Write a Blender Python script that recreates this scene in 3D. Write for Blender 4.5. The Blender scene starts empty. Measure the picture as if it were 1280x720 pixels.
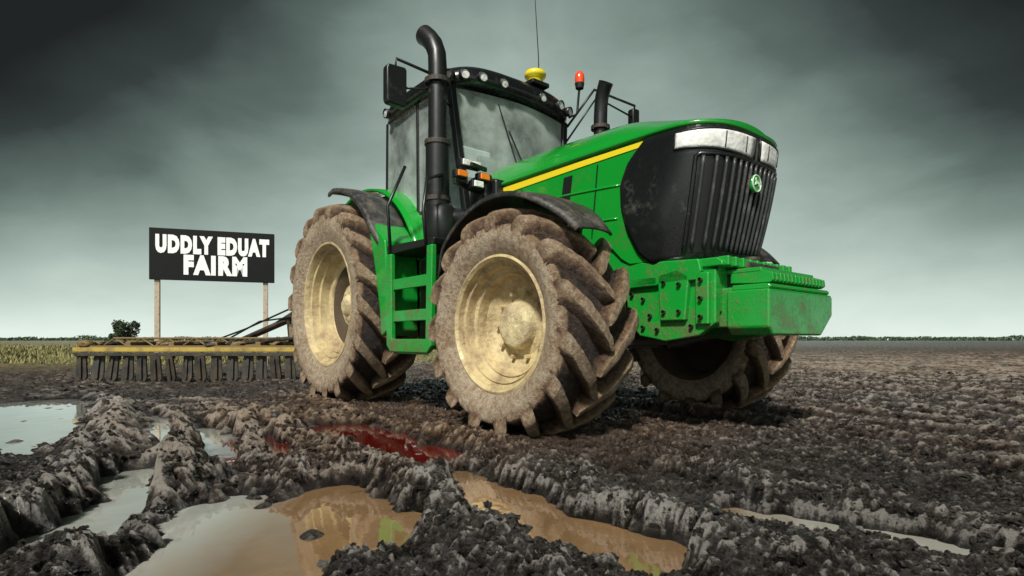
import bpy, math, random
import numpy as np
from mathutils import Vector, Matrix, noise as mnoise
random.seed(7); np.random.seed(7)
S=bpy.context.scene
COL=S.collection
# ------------------------------------------------------------ numpy noise
def _h(x,y,seed):
    h=(x*374761393+y*668265263+seed*144665)&0xffffffff
    h=((h^(h>>13))*1274126177)&0xffffffff
    h=((h^(h>>16))*2246822519)&0xffffffff
    return (h^(h>>15))&0xffffff
def perlin(x,y,seed=0):
    x0=np.floor(x).astype(np.int64); y0=np.floor(y).astype(np.int64)
    fx=x-x0; fy=y-y0
    def g(ix,iy,dx,dy):
        a=_h(ix,iy,seed)/16777216.0*2*np.pi
        return np.cos(a)*dx+np.sin(a)*dy
    u=fx*fx*fx*(fx*(fx*6-15)+10); v=fy*fy*fy*(fy*(fy*6-15)+10)
    a=g(x0,y0,fx,fy); b=g(x0+1,y0,fx-1,fy); c=g(x0,y0+1,fx,fy-1); d=g(x0+1,y0+1,fx-1,fy-1)
    return ((a+(b-a)*u)+((c+(d-c)*u)-(a+(b-a)*u))*v)*1.4
def fbm(x,y,o,seed=0,gain=0.5):
    r=np.zeros_like(x); a=1.0; f=1.0
    for i in range(o):
        r+=a*perlin(x*f+i*17.3,y*f-i*9.1,seed+i); a*=gain; f*=2.03
    return r
def ridged(x,y,o,seed=0,gain=0.55):
    r=np.zeros_like(x); a=1.0; f=1.0
    for i in range(o):
        r+=a*((1-np.abs(perlin(x*f+i*7.3,y*f-i*3.1,seed+i))*1.6)**2-0.45); a*=gain; f*=2.1
    return r
def lumps(x,y,seed=0):
    x0=np.floor(x).astype(np.int64); y0=np.floor(y).astype(np.int64)
    best=np.full(x.shape,0.0)
    for i in (-1,0,1):
        for j in (-1,0,1):
            cx=x0+i; cy=y0+j
            px=cx+_h(cx,cy,seed)/16777216.0; py=cy+_h(cx,cy,seed+5)/16777216.0
            rr=0.35+0.45*_h(cx,cy,seed+9)/16777216.0
            d2=((x-px)**2+(y-py)**2)/(rr*rr)
            best=np.maximum(best,np.sqrt(np.maximum(0,1-d2))*rr)
    return best
def sstep(a,b,x):
    t=np.clip((x-a)/(b-a),0,1); return t*t*(3-2*t)
def segdist(x,y,pts):
    best=np.full(x.shape,1e9)
    for (ax,ay),(bx,by) in zip(pts[:-1],pts[1:]):
        dx,dy=bx-ax,by-ay
        t=np.clip(((x-ax)*dx+(y-ay)*dy)/(dx*dx+dy*dy),0,1)
        best=np.minimum(best,np.hypot(x-ax-t*dx,y-ay-t*dy))
    return best
TX,TY=0.954,4.77
TA=math.radians(-50.27)
# puddles : (polyline, half width)
PUD=[([(-5.4,6.4),(-4.35,4.9),(-3.45,3.7)],0.50),
     ([(-2.0,3.05),(-1.72,2.45),(-1.5,1.9)],0.15),
     ([(-1.22,2.42),(-1.0,1.98),(-0.85,1.66)],0.23),
     ([(-0.80,2.60),(-0.62,2.25),(-0.52,2.02)],0.22),
     ([(-0.28,2.95),(0.02,2.35),(0.42,1.85)],0.17),
     ([(-1.35,4.6),(-1.02,4.10),(-0.60,3.42)],0.27),
     ([(0.95,2.35),(1.35,2.0),(1.75,1.72),(2.2,1.45)],0.11),
     ([(-3.6,5.75),(-2.6,5.35),(-1.5,5.1)],0.08),
     ([(-1.80,4.15),(-1.25,3.2)],0.085),
     ([(-2.45,4.6),(-1.6,3.25)],0.10),
     ([(-3.3,5.3),(-2.2,3.6)],0.09)]
RID=[([(-0.84,2.95),(-0.58,2.72),(-0.20,2.15),(0.08,1.6),(0.2,1.2)],0.13,0.085),
     ([(0.12,3.1),(0.36,2.6),(0.56,2.05),(0.78,1.6)],0.14,0.060),
     ([(-3.5,5.6),(-2.6,4.35),(-2.0,3.4),(-1.60,2.75),(-1.38,2.2),(-1.25,1.7)],0.11,0.066),
     ([(-2.85,5.5),(-2.1,4.25),(-1.5,3.3),(-1.10,2.85)],0.11,0.066),
     ([(-2.2,5.2),(-1.75,4.3),(-1.35,3.4)],0.08,0.050),
     ([(-4.0,5.8),(-3.1,4.3),(-2.4,3.2),(-1.95,2.4),(-1.7,1.8)],0.13,0.070),
     ([(-4.1,4.6),(-3.2,3.4),(-2.6,2.6),(-2.0,1.7)],0.15,0.066),
     ([(-0.74,1.92),(-0.52,1.78),(-0.2,1.84)],0.12,0.075),
     ([(0.9,3.0),(1.2,2.6),(1.6,2.15),(2.3,1.7)],0.11,0.05)]
def height(x,y):
    d=np.hypot(x,y)
    wx=x+0.12*fbm(x*2.2,y*2.2,3,40)+0.030*fbm(x*11,y*11,3,44); wy=y+0.12*fbm(x*2.2+9,y*2.2,3,50)+0.030*fbm(x*11+5,y*11,3,54)
    base=0.030*fbm(x*0.7,y*0.7,3,1)+0.015*fbm(x*3,y*3,3,11)
    v=(x-TX)*0.769+(y-TY)*0.639; u=(x-TX)*0.639-(y-TY)*0.769
    vv=v+0.10*fbm(x*0.8,y*0.8,2,70)
    right=sstep(0.1,1.2,v+x*0.6-0.6)
    leftfg=(1-right)
    fade=1-sstep(25,90,d)
    base+=0.050*np.sin(vv*2*np.pi/0.62)*right*fade*(0.75+0.5*perlin(x*.9,y*.9,33))
    near=1-sstep(12,40,d)
    rough=0.45+0.45*sstep(-0.3,0.4,perlin(x*0.6,y*0.6,21)); rough=rough*leftfg+right*0.85
    c=0.020*lumps(wx*6.5,wy*6.5,3)+0.030*lumps(wx*14,wy*14,4)+0.034*lumps(wx*27,wy*27,6)+0.026*lumps(wx*52,wy*52,7)*(1-sstep(3,6,d))
    r=0.014*ridged(vv*3.2,u*1.1,3,62)+0.013*ridged(wx*9,wy*9,3,63)+0.009*ridged(x*30,y*30,2,64)
    z=base+(c*rough+r+0.008*fbm(x*48,y*48,2,61))*(0.3+0.7*near)-0.012
    for k_,(pts,w,hh) in enumerate(RID):
        dd=segdist(wx,wy,pts)
        g=np.exp(-(dd/w)**2)
        md=0.35+0.75*sstep(-0.45,0.35,perlin(x*2.6,y*2.6,80+k_))
        z+=hh*g*md+g*(0.018*lumps(wx*12,wy*12,81)+0.022*lumps(wx*26,wy*26,83)+0.012*ridged(wx*16,wy*16,2,85))
        z-=0.022*np.exp(-((dd-2.0*w)/(0.6*w))**2)
    for vc in (-3.25,-2.35):
        tm=np.exp(-((v-vc)/0.30)**4)*sstep(-0.6,-0.1,-x)*sstep(2.2,2.9,y)*(1-sstep(6,7,y))
        z+=tm*0.026*np.tanh(3*np.sin((u+np.abs(v-vc)*0.9)*2*np.pi/0.27))
    z=np.maximum(z,-0.038+0.02*perlin(x*6,y*6,90)+0.008*perlin(x*24,y*24,92))
    for i_,(pts,w) in enumerate(PUD):
        dd=segdist(wx,wy,pts)
        k=1-sstep(w*0.75,w*1.45,dd)
        z=z*(1-k)+(-0.125+(0.05*perlin(x*6,y*6,95)+0.06*lumps(x*8,y*8,96))*(0.4 if i_==5 else 1))*k
    for (wu,wv,r_) in ((0,-1.14,0.55),(0,1.14,0.55),(-3,-1.11,0.7),(-3,1.11,0.7)):
        cx=TX+0.639*wu+0.769*wv; cy=TY-0.769*wu+0.639*wv
        lu=(x-cx)*0.639-(y-cy)*0.769; lv=(x-cx)*0.769+(y-cy)*0.639
        m=np.exp(-(lu/r_)**4-(lv/0.33)**4)
        z=z*(1-m)+0.035*m
        rim=np.exp(-((np.abs(lv)-0.42)/0.11)**2-(lu/(r_*1.15))**4)
        z+=0.075*rim*(0.5+0.7*lumps(wx*9,wy*9,99))
    return z*(1-sstep(60,150,d))
# ------------------------------------------------------------ materials
def nn(nt,t,**kw):
    n=nt.nodes.new(t)
    for k,v in kw.items(): setattr(n,k,v)
    return n
def newmat(name):
    m=bpy.data.materials.new(name); m.use_nodes=True
    nt=m.node_tree; b=nt.nodes['Principled BSDF']
    return m,nt,b
def ramp(nt,stops,interp='LINEAR'):
    r=nn(nt,'ShaderNodeValToRGB'); cr=r.color_ramp; cr.interpolation=interp
    while len(cr.elements)<len(stops): cr.elements.new(0.5)
    for e,(p,c) in zip(cr.elements,stops):
        e.position=p; e.color=(c[0],c[1],c[2],1) if not isinstance(c,(int,float)) else (c,c,c,1)
    return r
def noise(nt,scale,detail=6,rough=0.6,vec=None,dist=0):
    n=nn(nt,'ShaderNodeTexNoise'); n.inputs['Scale'].default_value=scale
    n.inputs['Detail'].default_value=detail; n.inputs['Roughness'].default_value=rough
    n.inputs['Distortion'].default_value=dist
    if vec is not None: nt.links.new(vec,n.inputs['Vector'])
    return n
def mathn(nt,op,a,b=None,c=None):
    n=nn(nt,'ShaderNodeMath',operation=op)
    for i,v in enumerate((a,b,c)):
        if v is None: continue
        if isinstance(v,(int,float)): n.inputs[i].default_value=v
        else: nt.links.new(v,n.inputs[i])
    return n.outputs[0]
def mrange(nt,v,a,b,c,d):
    n=nn(nt,'ShaderNodeMapRange'); nt.links.new(v,n.inputs[0])
    for i,q in zip((1,2,3,4),(a,b,c,d)): n.inputs[i].default_value=q
    return n.outputs[0]
def mixc(nt,f,a,b,mode='MIX'):
    n=nn(nt,'ShaderNodeMix',data_type='RGBA',blend_type=mode)
    for i,v in ((0,f),(6,a),(7,b)):
        if isinstance(v,(int,float)): n.inputs[i].default_value=v
        elif isinstance(v,tuple): n.inputs[i].default_value=(v[0],v[1],v[2],1)
        else: nt.links.new(v,n.inputs[i])
    return n.outputs[2]
def dirty(name,base,rough=0.35,dirt=0.3,dcol=(0.16,0.10,0.055),coat=0.0,metal=0.0,lowz=None,scale=5,bump=0.15,spec=0.5):
    m,nt,b=newmat(name); L=nt.links
    geo=nn(nt,'ShaderNodeNewGeometry')
    n1=noise(nt,scale,8,0.65,geo.outputs['Position']); n2=noise(nt,scale*7,6,0.7,geo.outputs['Position'])
    f=mathn(nt,'ADD',n1.outputs[0],mathn(nt,'MULTIPLY',n2.outputs[0],0.5))
    f=mathn(nt,'ADD',f,dirt-0.5)
    if lowz:
        sp=nn(nt,'ShaderNodeSeparateXYZ'); L.new(geo.outputs['Position'],sp.inputs[0])
        f=mathn(nt,'ADD',f,mrange(nt,sp.outputs[2],lowz[0],lowz[1],0.22,0))
    r=ramp(nt,[(0.45,0),(0.75,1)]); L.new(f,r.inputs[0])
    dc=mixc(nt,n2.outputs[0],tuple(c*0.6 for c in dcol),tuple(min(1,c*1.5) for c in dcol))
    c=mixc(nt,r.outputs[0],tuple(base),dc); L.new(c,b.inputs['Base Color'])
    rr=mrange(nt,r.outputs[0],0,1,rough,0.8)
    rn=mathn(nt,'ADD',rr,mathn(nt,'MULTIPLY',mathn(nt,'SUBTRACT',n2.outputs[0],0.5),0.25))
    L.new(rn,b.inputs['Roughness'])
    b.inputs['Metallic'].default_value=metal; b.inputs['Specular IOR Level'].default_value=spec
    if coat: 
        b.inputs['Coat Weight'].default_value=coat; b.inputs['Coat Roughness'].default_value=0.10
    bp=nn(nt,'ShaderNodeBump'); bp.inputs['Strength'].default_value=bump; bp.inputs['Distance'].default_value=0.01
    L.new(mathn(nt,'MULTIPLY',r.outputs[0],n2.outputs[0]),bp.inputs['Height']); L.new(bp.outputs[0],b.inputs['Normal'])
    return m
M={}
M['green']=dirty('green_paint',(0.006,0.275,0.024),0.20,0.12,(0.09,0.07,0.04),coat=0.8,lowz=(0.5,1.6),scale=4)
M['green_low']=dirty('green_paint_muddy',(0.007,0.28,0.030),0.28,0.14,(0.12,0.08,0.04),coat=0.5,lowz=(0.3,1.2),scale=7,bump=0.5)
M['yellow']=dirty('yellow_paint',(0.80,0.62,0.02),0.35,0.05,coat=0.3)
M['black']=dirty('black_plastic',(0.010,0.011,0.011),0.38,0.10,(0.08,0.07,0.06),scale=3)
M['black_gloss']=dirty('black_gloss',(0.008,0.009,0.009),0.28,0.12,(0.08,0.075,0.065),coat=0.25,scale=4)
M['mesh']=dirty('grille_black',(0.008,0.008,0.008),0.5,0.10,(0.05,0.045,0.04),scale=8)
M['slat']=dirty('grille_slat',(0.035,0.038,0.037),0.33,0.18,(0.12,0.11,0.10),scale=9)
M['fender']=dirty('fender_black',(0.022,0.024,0.024),0.38,0.26,(0.12,0.10,0.08),scale=6,bump=0.5)
M['dark']=dirty('dark_iron',(0.018,0.017,0.016),0.5,0.30,(0.07,0.05,0.03),scale=6,bump=0.4)
M['rim']=dirty('rim_muddy_yellow',(0.56,0.45,0.24),0.42,0.30,(0.25,0.17,0.095),scale=4.5,bump=1.0)
M['rimdark']=dirty('rim_inside_muddy',(0.07,0.045,0.022),0.6,0.35,(0.06,0.04,0.022),scale=6,bump=1.0)
M['hub']=dirty('hub_yellow',(0.72,0.62,0.34),0.38,0.36,(0.42,0.33,0.20),scale=9,bump=1.0)
M['wood']=dirty('post_wood',(0.46,0.38,0.28),0.8,0.2,(0.15,0.11,0.07),scale=12,bump=0.4)
M['board']=dirty('sign_board_black',(0.006,0.007,0.007),0.6,0.05,(0.03,0.03,0.028),scale=3,spec=0.2)
M['white']=dirty('white_paint',(0.90,0.90,0.88),0.6,-0.05,(0.3,0.28,0.25),scale=14)
M['pale']=dirty('pale_green_white',(0.62,0.75,0.58),0.4,0.0,(0.3,0.3,0.25),scale=14)
M['rust']=dirty('rusty_steel',(0.16,0.105,0.035),0.6,0.28,(0.18,0.12,0.05),scale=6,bump=0.5)
M['impyellow']=dirty('faded_yellow_steel',(0.42,0.30,0.05),0.6,0.28,(0.15,0.10,0.05),scale=5,bump=0.5)
M['amber']=dirty('amber_lens',(0.85,0.22,0.02),0.2,0.02,coat=0.6)
M['red']=dirty('red_orange_lens',(0.85,0.08,0.02),0.2,0.02,coat=0.6)
M['seat']=dirty('seat_fabric',(0.04,0.04,0.04),0.8,0.1)
M['interior']=dirty('interior_grey',(0.60,0.61,0.59),0.6,0.02)
def lamp_mat(name,lo,hi):
    m,nt,b=newmat(name); L=nt.links
    g=nn(nt,'ShaderNodeNewGeometry')
    w=nn(nt,'ShaderNodeTexVoronoi'); w.inputs['Scale'].default_value=30; L.new(g.outputs['Position'],w.inputs['Vector'])
    n=noise(nt,12,5,0.6,g.outputs['Position'])
    r=ramp(nt,[(0.25,lo),(0.55,hi)])
    L.new(n.outputs[0],r.inputs[0]); L.new(r.outputs[0],b.inputs['Base Color'])
    b.inputs['Roughness'].default_value=0.5
    b.inputs['Coat Weight'].default_value=0.5; b.inputs['Coat Roughness'].default_value=0.08
    bp=nn(nt,'ShaderNodeBump'); bp.inputs['Strength'].default_value=0.35; bp.inputs['Distance'].default_value=0.008
    L.new(w.outputs['Distance'],bp.inputs['Height']); L.new(bp.outputs[0],b.inputs['Normal'])
    return m
M['lamp']=lamp_mat('headlight_glass',(0.45,0.45,0.42),(0.86,0.86,0.82))
M['lamp2']=lamp_mat('work_light_glass',(0.35,0.35,0.33),(0.80,0.80,0.76))
def glass_mat():
    m=bpy.data.materials.new('cab_glass'); m.use_nodes=True; nt=m.node_tree; nt.nodes.clear(); L=nt.links
    o=nn(nt,'ShaderNodeOutputMaterial'); t=nn(nt,'ShaderNodeBsdfTransparent'); t.inputs[0].default_value=(0.97,0.99,0.98,1)
    g=nn(nt,'ShaderNodeBsdfGlossy'); g.inputs['Roughness'].default_value=0.03; g.inputs[0].default_value=(0.95,0.98,0.96,1)
    f=nn(nt,'ShaderNodeFresnel'); f.inputs[0].default_value=1.6
    d=nn(nt,'ShaderNodeBsdfDiffuse'); d.inputs[0].default_value=(0.72,0.83,0.77,1)
    tl=nn(nt,'ShaderNodeBsdfTranslucent'); tl.inputs[0].default_value=(0.72,0.83,0.77,1)
    md=nn(nt,'ShaderNodeMixShader'); md.inputs[0].default_value=0.30; L.new(d.outputs[0],md.inputs[1]); L.new(tl.outputs[0],md.inputs[2])
    geo=nn(nt,'ShaderNodeNewGeometry'); n=noise(nt,2.2,7,0.6,geo.outputs['Position'])
    r=ramp(nt,[(0.34,0.14),(0.68,0.60)]); L.new(n.outputs[0],r.inputs[0])
    m1=nn(nt,'ShaderNodeMixShader'); m2=nn(nt,'ShaderNodeMixShader')
    L.new(mathn(nt,'ADD',f.outputs[0],0.06),m1.inputs[0]); L.new(t.outputs[0],m1.inputs[1]); L.new(g.outputs[0],m1.inputs[2])
    L.new(r.outputs[0],m2.inputs[0]); L.new(m1.outputs[0],m2.inputs[1]); L.new(md.outputs[0],m2.inputs[2]); L.new(m2.outputs[0],o.inputs[0])
    return m
M['glass']=glass_mat()
def tyre_mat():
    m,nt,b=newmat('muddy_tyre'); L=nt.links
    tc=nn(nt,'ShaderNodeTexCoord'); P=tc.outputs['Object']
    at=nn(nt,'ShaderNodeAttribute'); at.attribute_name='dirt'
    n1=noise(nt,3.5,8,0.68,P); n2=noise(nt,26,8,0.75,P); n3=noise(nt,80,4,0.65,P)
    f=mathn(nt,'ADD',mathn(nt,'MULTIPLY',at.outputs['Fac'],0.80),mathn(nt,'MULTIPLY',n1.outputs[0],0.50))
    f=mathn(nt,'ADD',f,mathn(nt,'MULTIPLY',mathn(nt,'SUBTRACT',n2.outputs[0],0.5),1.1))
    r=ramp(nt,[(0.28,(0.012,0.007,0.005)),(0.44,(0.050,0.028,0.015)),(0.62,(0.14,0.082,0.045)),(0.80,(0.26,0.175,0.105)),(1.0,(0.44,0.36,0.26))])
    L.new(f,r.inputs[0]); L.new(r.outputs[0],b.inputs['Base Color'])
    rr=ramp(nt,[(0.35,0.28),(0.65,0.75)]); L.new(n1.outputs[0],rr.inputs[0]); L.new(rr.outputs[0],b.inputs['Roughness'])
    bp=nn(nt,'ShaderNodeBump'); bp.inputs['Strength'].default_value=1.0; bp.inputs['Distance'].default_value=0.032
    L.new(mathn(nt,'ADD',n2.outputs[0],mathn(nt,'MULTIPLY',n3.outputs[0],0.3)),bp.inputs['Height']); L.new(bp.outputs[0],b.inputs['Normal'])
    return m
M['tyre']=tyre_mat()
def ground_mat():
    m,nt,b=newmat('wet_mud'); L=nt.links
    g=nn(nt,'ShaderNodeNewGeometry'); P=g.outputs['Position']
    sp=nn(nt,'ShaderNodeSeparateXYZ'); L.new(P,sp.inputs[0])
    tip=nn(nt,'ShaderNodeAttribute'); tip.attribute_name='tip'
    n0=noise(nt,0.6,5,0.6,P); n1=noise(nt,6,8,0.72,P); n2=noise(nt,55,8,0.8,P); n3=noise(nt,160,4,0.7,P)
    f=mathn(nt,'ADD',mathn(nt,'MULTIPLY',n1.outputs[0],0.30),mathn(nt,'MULTIPLY',n2.outputs[0],0.70))
    f=mathn(nt,'ADD',f,mathn(nt,'MULTIPLY',tip.outputs['Fac'],0.20))  # highlights on clod tips painted into the colour: crests lighter, hollows darker
    grey=ramp(nt,[(0.38,(0.004,0.004,0.004)),(0.49,(0.026,0.023,0.020)),(0.58,(0.095,0.087,0.078)),(0.69,(0.46,0.44,0.41))])
    brown=ramp(nt,[(0.37,(0.009,0.0045,0.003)),(0.49,(0.062,0.032,0.017)),(0.59,(0.155,0.090,0.050)),(0.71,(0.44,0.32,0.21))])
    L.new(f,grey.inputs[0]); L.new(f,brown.inputs[0])
    dv=nn(nt,'ShaderNodeVectorMath',operation='DISTANCE'); L.new(P,dv.inputs[0]); dv.inputs[1].default_value=(-0.5,5.8,0)
    a=mathn(nt,'ADD',dv.outputs['Value'],mathn(nt,'MULTIPLY',mathn(nt,'SUBTRACT',n0.outputs[0],0.5),3.0))
    k1=mrange(nt,a,1.9,3.5,0.95,0.10)
    k2=mrange(nt,sp.outputs[1],5.0,11,0,0.65)
    k3=mathn(nt,'MULTIPLY',mrange(nt,sp.outputs[0],0.6,2.6,0,0.50),mrange(nt,n0.outputs[0],0.35,0.6,0.5,1.0))
    k=mathn(nt,'MAXIMUM',mathn(nt,'MAXIMUM',k1,k2),k3)
    c=mixc(nt,k,grey.outputs[0],brown.outputs[0])
    fs=mrange(nt,mathn(nt,'SUBTRACT',sp.outputs[1],mathn(nt,'MULTIPLY',sp.outputs[0],0.4)),15,21,0,1)
    fx=mrange(nt,mathn(nt,'DIVIDE',sp.outputs[0],mathn(nt,'MAXIMUM',sp.outputs[1],1.0)),0.35,-0.1,0,1)
    st=ramp(nt,[(0.35,(0.09,0.085,0.03)),(0.50,(0.22,0.18,0.07)),(0.65,(0.38,0.31,0.15))]); L.new(n1.outputs[0],st.inputs[0])
    c=mixc(nt,mathn(nt,'MULTIPLY',fs,fx),c,st.outputs[0])
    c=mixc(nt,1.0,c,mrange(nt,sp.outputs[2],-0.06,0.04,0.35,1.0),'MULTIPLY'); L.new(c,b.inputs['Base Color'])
    rr=ramp(nt,[(0.40,0.14),(0.62,0.55)]); L.new(n1.outputs[0],rr.inputs[0]); L.new(rr.outputs[0],b.inputs['Roughness'])
    b.inputs['Specular IOR Level'].default_value=0.85
    bp=nn(nt,'ShaderNodeBump'); bp.inputs['Strength'].default_value=1.0; bp.inputs['Distance'].default_value=0.04
    L.new(mathn(nt,'ADD',n2.outputs[0],mathn(nt,'MULTIPLY',n3.outputs[0],0.35)),bp.inputs['Height']); L.new(bp.outputs[0],b.inputs['Normal'])
    return m
M['ground']=ground_mat()
def water_mat():
    m,nt,b=newmat('puddle_water'); L=nt.links
    g=nn(nt,'ShaderNodeNewGeometry'); P=g.outputs['Position']; sp=nn(nt,'ShaderNodeSeparateXYZ'); L.new(P,sp.inputs[0])
    n=noise(nt,2.6,5,0.6,P,1.0); n2=noise(nt,9,3,0.5,P)
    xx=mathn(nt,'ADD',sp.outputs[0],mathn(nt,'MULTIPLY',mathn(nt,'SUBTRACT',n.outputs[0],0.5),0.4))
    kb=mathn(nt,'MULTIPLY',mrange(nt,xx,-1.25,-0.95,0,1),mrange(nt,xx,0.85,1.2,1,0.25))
    c=mixc(nt,kb,(0.46,0.48,0.43),(0.25,0.150,0.072))  # left puddles: bright sky reflection painted in as pale grey; brown is murk
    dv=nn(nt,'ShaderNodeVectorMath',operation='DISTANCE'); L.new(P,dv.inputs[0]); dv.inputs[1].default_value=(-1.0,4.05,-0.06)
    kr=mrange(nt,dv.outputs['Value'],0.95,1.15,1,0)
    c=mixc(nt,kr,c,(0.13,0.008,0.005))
    c=mixc(nt,1.0,c,mrange(nt,n.outputs[0],0.3,0.7,0.75,1.15),'MULTIPLY'); L.new(c,b.inputs['Base Color'])
    b.inputs['Roughness'].default_value=0.04; b.inputs['IOR'].default_value=1.6; b.inputs['Coat Weight'].default_value=1; b.inputs['Coat Roughness'].default_value=0.01; b.inputs['Coat IOR'].default_value=1.5
    bp=nn(nt,'ShaderNodeBump'); bp.inputs['Strength'].default_value=0.03; bp.inputs['Distance'].default_value=0.02
    L.new(n2.outputs[0],bp.inputs['Height']); L.new(bp.outputs[0],b.inputs['Normal']); L.new(bp.outputs[0],b.inputs['Coat Normal'])
    return m
WATER=water_mat()
def leaf_mat(name,c1,c2):
    m,nt,b=newmat(name); g=nn(nt,'ShaderNodeNewGeometry'); n=noise(nt,1.2,4,0.6,g.outputs['Position'])
    r=ramp(nt,[(0.35,c1),(0.65,c2)]); nt.links.new(n.outputs[0],r.inputs[0]); nt.links.new(r.outputs[0],b.inputs['Base Color']); b.inputs['Roughness'].default_value=0.8
    return m
M['leaf']=leaf_mat('foliage',(0.015,0.03,0.012),(0.06,0.085,0.035))
M['farleaf']=leaf_mat('far_foliage',(0.03,0.065,0.03),(0.08,0.13,0.06))
M['bark']=dirty('bark',(0.06,0.045,0.03),0.9,0.2)
# ------------------------------------------------------------ mesh helpers
def link(o,parent=None):
    COL.objects.link(o)
    if parent is not None: o.parent=parent
    return o
def empty(name,loc=(0,0,0),parent=None,rot=0):
    o=bpy.data.objects.new(name,None); o.empty_display_size=0.2; o.location=loc; o.rotation_euler=(0,0,rot)
    return link(o,parent)
def make(name,prims,mat,parent=None,bevel=0,smooth=False,segs=2,ang=35,loc=None):
    V=[];F=[];off=0
    for v,f in prims:
        V+= [tuple(p) for p in v]; F+=[tuple(i+off for i in q) for q in f]; off+=len(v)
    me=bpy.data.meshes.new(name); me.from_pydata(V,[],F); me.update()
    o=bpy.data.objects.new(name,me); link(o,parent)
    if loc: o.location=loc
    if mat: me.materials.append(M[mat] if isinstance(mat,str) else mat)
    if smooth:
        me.polygons.foreach_set('use_smooth',[True]*len(me.polygons))
    if bevel:
        b=o.modifiers.new('Bevel','BEVEL'); b.width=bevel; b.segments=segs; b.limit_method='ANGLE'; b.angle_limit=math.radians(ang)
        me.polygons.foreach_set('use_smooth',[True]*len(me.polygons))
        try: b.harden_normals=True
        except: pass
    return o
BF=[(0,3,2,1),(4,5,6,7),(0,1,5,4),(1,2,6,5),(2,3,7,6),(3,0,4,7)]
def box(c,s):
    x,y,z=c; a,b,d=s[0]/2,s[1]/2,s[2]/2
    return ([(x-a,y-b,z-d),(x+a,y-b,z-d),(x+a,y+b,z-d),(x-a,y+b,z-d),(x-a,y-b,z+d),(x+a,y-b,z+d),(x+a,y+b,z+d),(x-a,y+b,z+d)],BF)
def beam(p0,p1,w,h,up=(0,0,1)):
    p0=Vector(p0);p1=Vector(p1); d=(p1-p0).normalized(); up=Vector(up)
    if abs(d.dot(up))>0.98: up=Vector((1,0,0))
    s=d.cross(up).normalized(); t=s.cross(d).normalized()
    vs=[]
    for p in (p0,p1):
        for a,b in ((-1,-1),(1,-1),(1,1),(-1,1)): vs.append(tuple(p+s*a*w/2+t*b*h/2))
    return (vs,[(0,1,2,3),(7,6,5,4),(0,4,5,1),(1,5,6,2),(2,6,7,3),(3,7,4,0)])
def prism(poly,a,b,axis='y'):
    n=len(poly)
    def mk(p,t):
        return (p[0],t,p[1]) if axis=='y' else ((t,p[0],p[1]) if axis=='x' else (p[0],p[1],t))
    vs=[mk(p,a) for p in poly]+[mk(p,b) for p in poly]
    fs=[tuple(range(n)),tuple(range(2*n-1,n-1,-1))]+[(i,i+n,(i+1)%n+n,(i+1)%n) for i in range(n)]
    return (vs,fs)
def tube(pts,rad,n=14,cap=True):
    pts=[Vector(p) for p in pts]
    if isinstance(rad,(int,float)): rad=[rad]*len(pts)
    vs=[];fs=[]; prev=None
    for i,p in enumerate(pts):
        d=(pts[min(i+1,len(pts)-1)]-pts[max(i-1,0)]).normalized()
        if prev is None:
            up=Vector((0,0,1)) if abs(d.z)<0.9 else Vector((1,0,0)); s=d.cross(up).normalized()
        else: s=(prev-d*prev.dot(d)).normalized()
        prev=s; t=d.cross(s)
        for k in range(n):
            a=2*math.pi*k/n; vs.append(tuple(p+(s*math.cos(a)+t*math.sin(a))*rad[i]))
    for i in range(len(pts)-1):
        for k in range(n):
            a=i*n+k;b=i*n+(k+1)%n; fs.append((a,b,b+n,a+n))
    if cap: fs.append(tuple(range(n-1,-1,-1))); fs.append(tuple((len(pts)-1)*n+k for k in range(n)))
    return (vs,fs)
def lathe(prof,n=48,center=(0,0,0),axis='y'):
    vs=[];fs=[]
    for (a,r) in prof:
        for k in range(n):
            t=2*math.pi*k/n; p=(r*math.sin(t),a,r*math.cos(t)) if axis=='y' else ((r*math.cos(t),r*math.sin(t),a) if axis=='z' else (a,r*math.cos(t),r*math.sin(t)))
            vs.append((p[0]+center[0],p[1]+center[1],p[2]+center[2]))
    for i in range(len(prof)-1):
        for k in range(n):
            a=i*n+k;b=i*n+(k+1)%n; fs.append((a,b,b+n,a+n) )
    return (vs,fs)
def grid(fn,nu,nv):
    vs=[tuple(fn(i/nu,j/nv)) for i in range(nu+1) for j in range(nv+1)]
    fs=[(i*(nv+1)+j,(i+1)*(nv+1)+j,(i+1)*(nv+1)+j+1,i*(nv+1)+j+1) for i in range(nu) for j in range(nv)]
    return (vs,fs)
def solid(o,t,off=0):
    s=o.modifiers.new('Solidify','SOLIDIFY'); s.thickness=t; s.offset=off; return o
# ------------------------------------------------------------ GROUND
def axis_coords():
    ys=[-400,-120,-40,-12,-4,-1.5,-0.5]; y=0.3
    while y<60: ys.append(y); y+=max(0.0095,0.0054*y) if y>1.2 else 0.03
    while y<3500: ys.append(y); y*=1.05
    xs=[]; x=0.0
    while x<60: xs.append(x); x+=max(0.0105,0.009*x)
    while x<3500: xs.append(x); x*=1.10
    xs=[-a for a in xs[::-1]][:-1]+xs
    return np.array(xs),np.array(ys)
xs,ys=axis_coords()
X,Y=np.meshgrid(xs,ys)
Z=height(X,Y)
nx,ny=len(xs),len(ys)
co=np.stack([X,Y,Z],-1).reshape(-1,3).astype(np.float32)
ii=np.arange((ny-1)*(nx-1)); r=ii//(nx-1); c=ii%(nx-1); a=r*nx+c
quads=np.stack([a,a+1,a+nx+1,a+nx],-1).astype(np.int32)
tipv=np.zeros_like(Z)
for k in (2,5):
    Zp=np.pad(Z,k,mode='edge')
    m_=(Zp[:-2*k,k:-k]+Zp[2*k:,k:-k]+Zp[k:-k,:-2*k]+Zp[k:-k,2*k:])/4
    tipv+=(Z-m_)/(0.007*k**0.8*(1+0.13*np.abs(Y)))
tipv=np.clip(tipv*0.5,-1,1)
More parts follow.
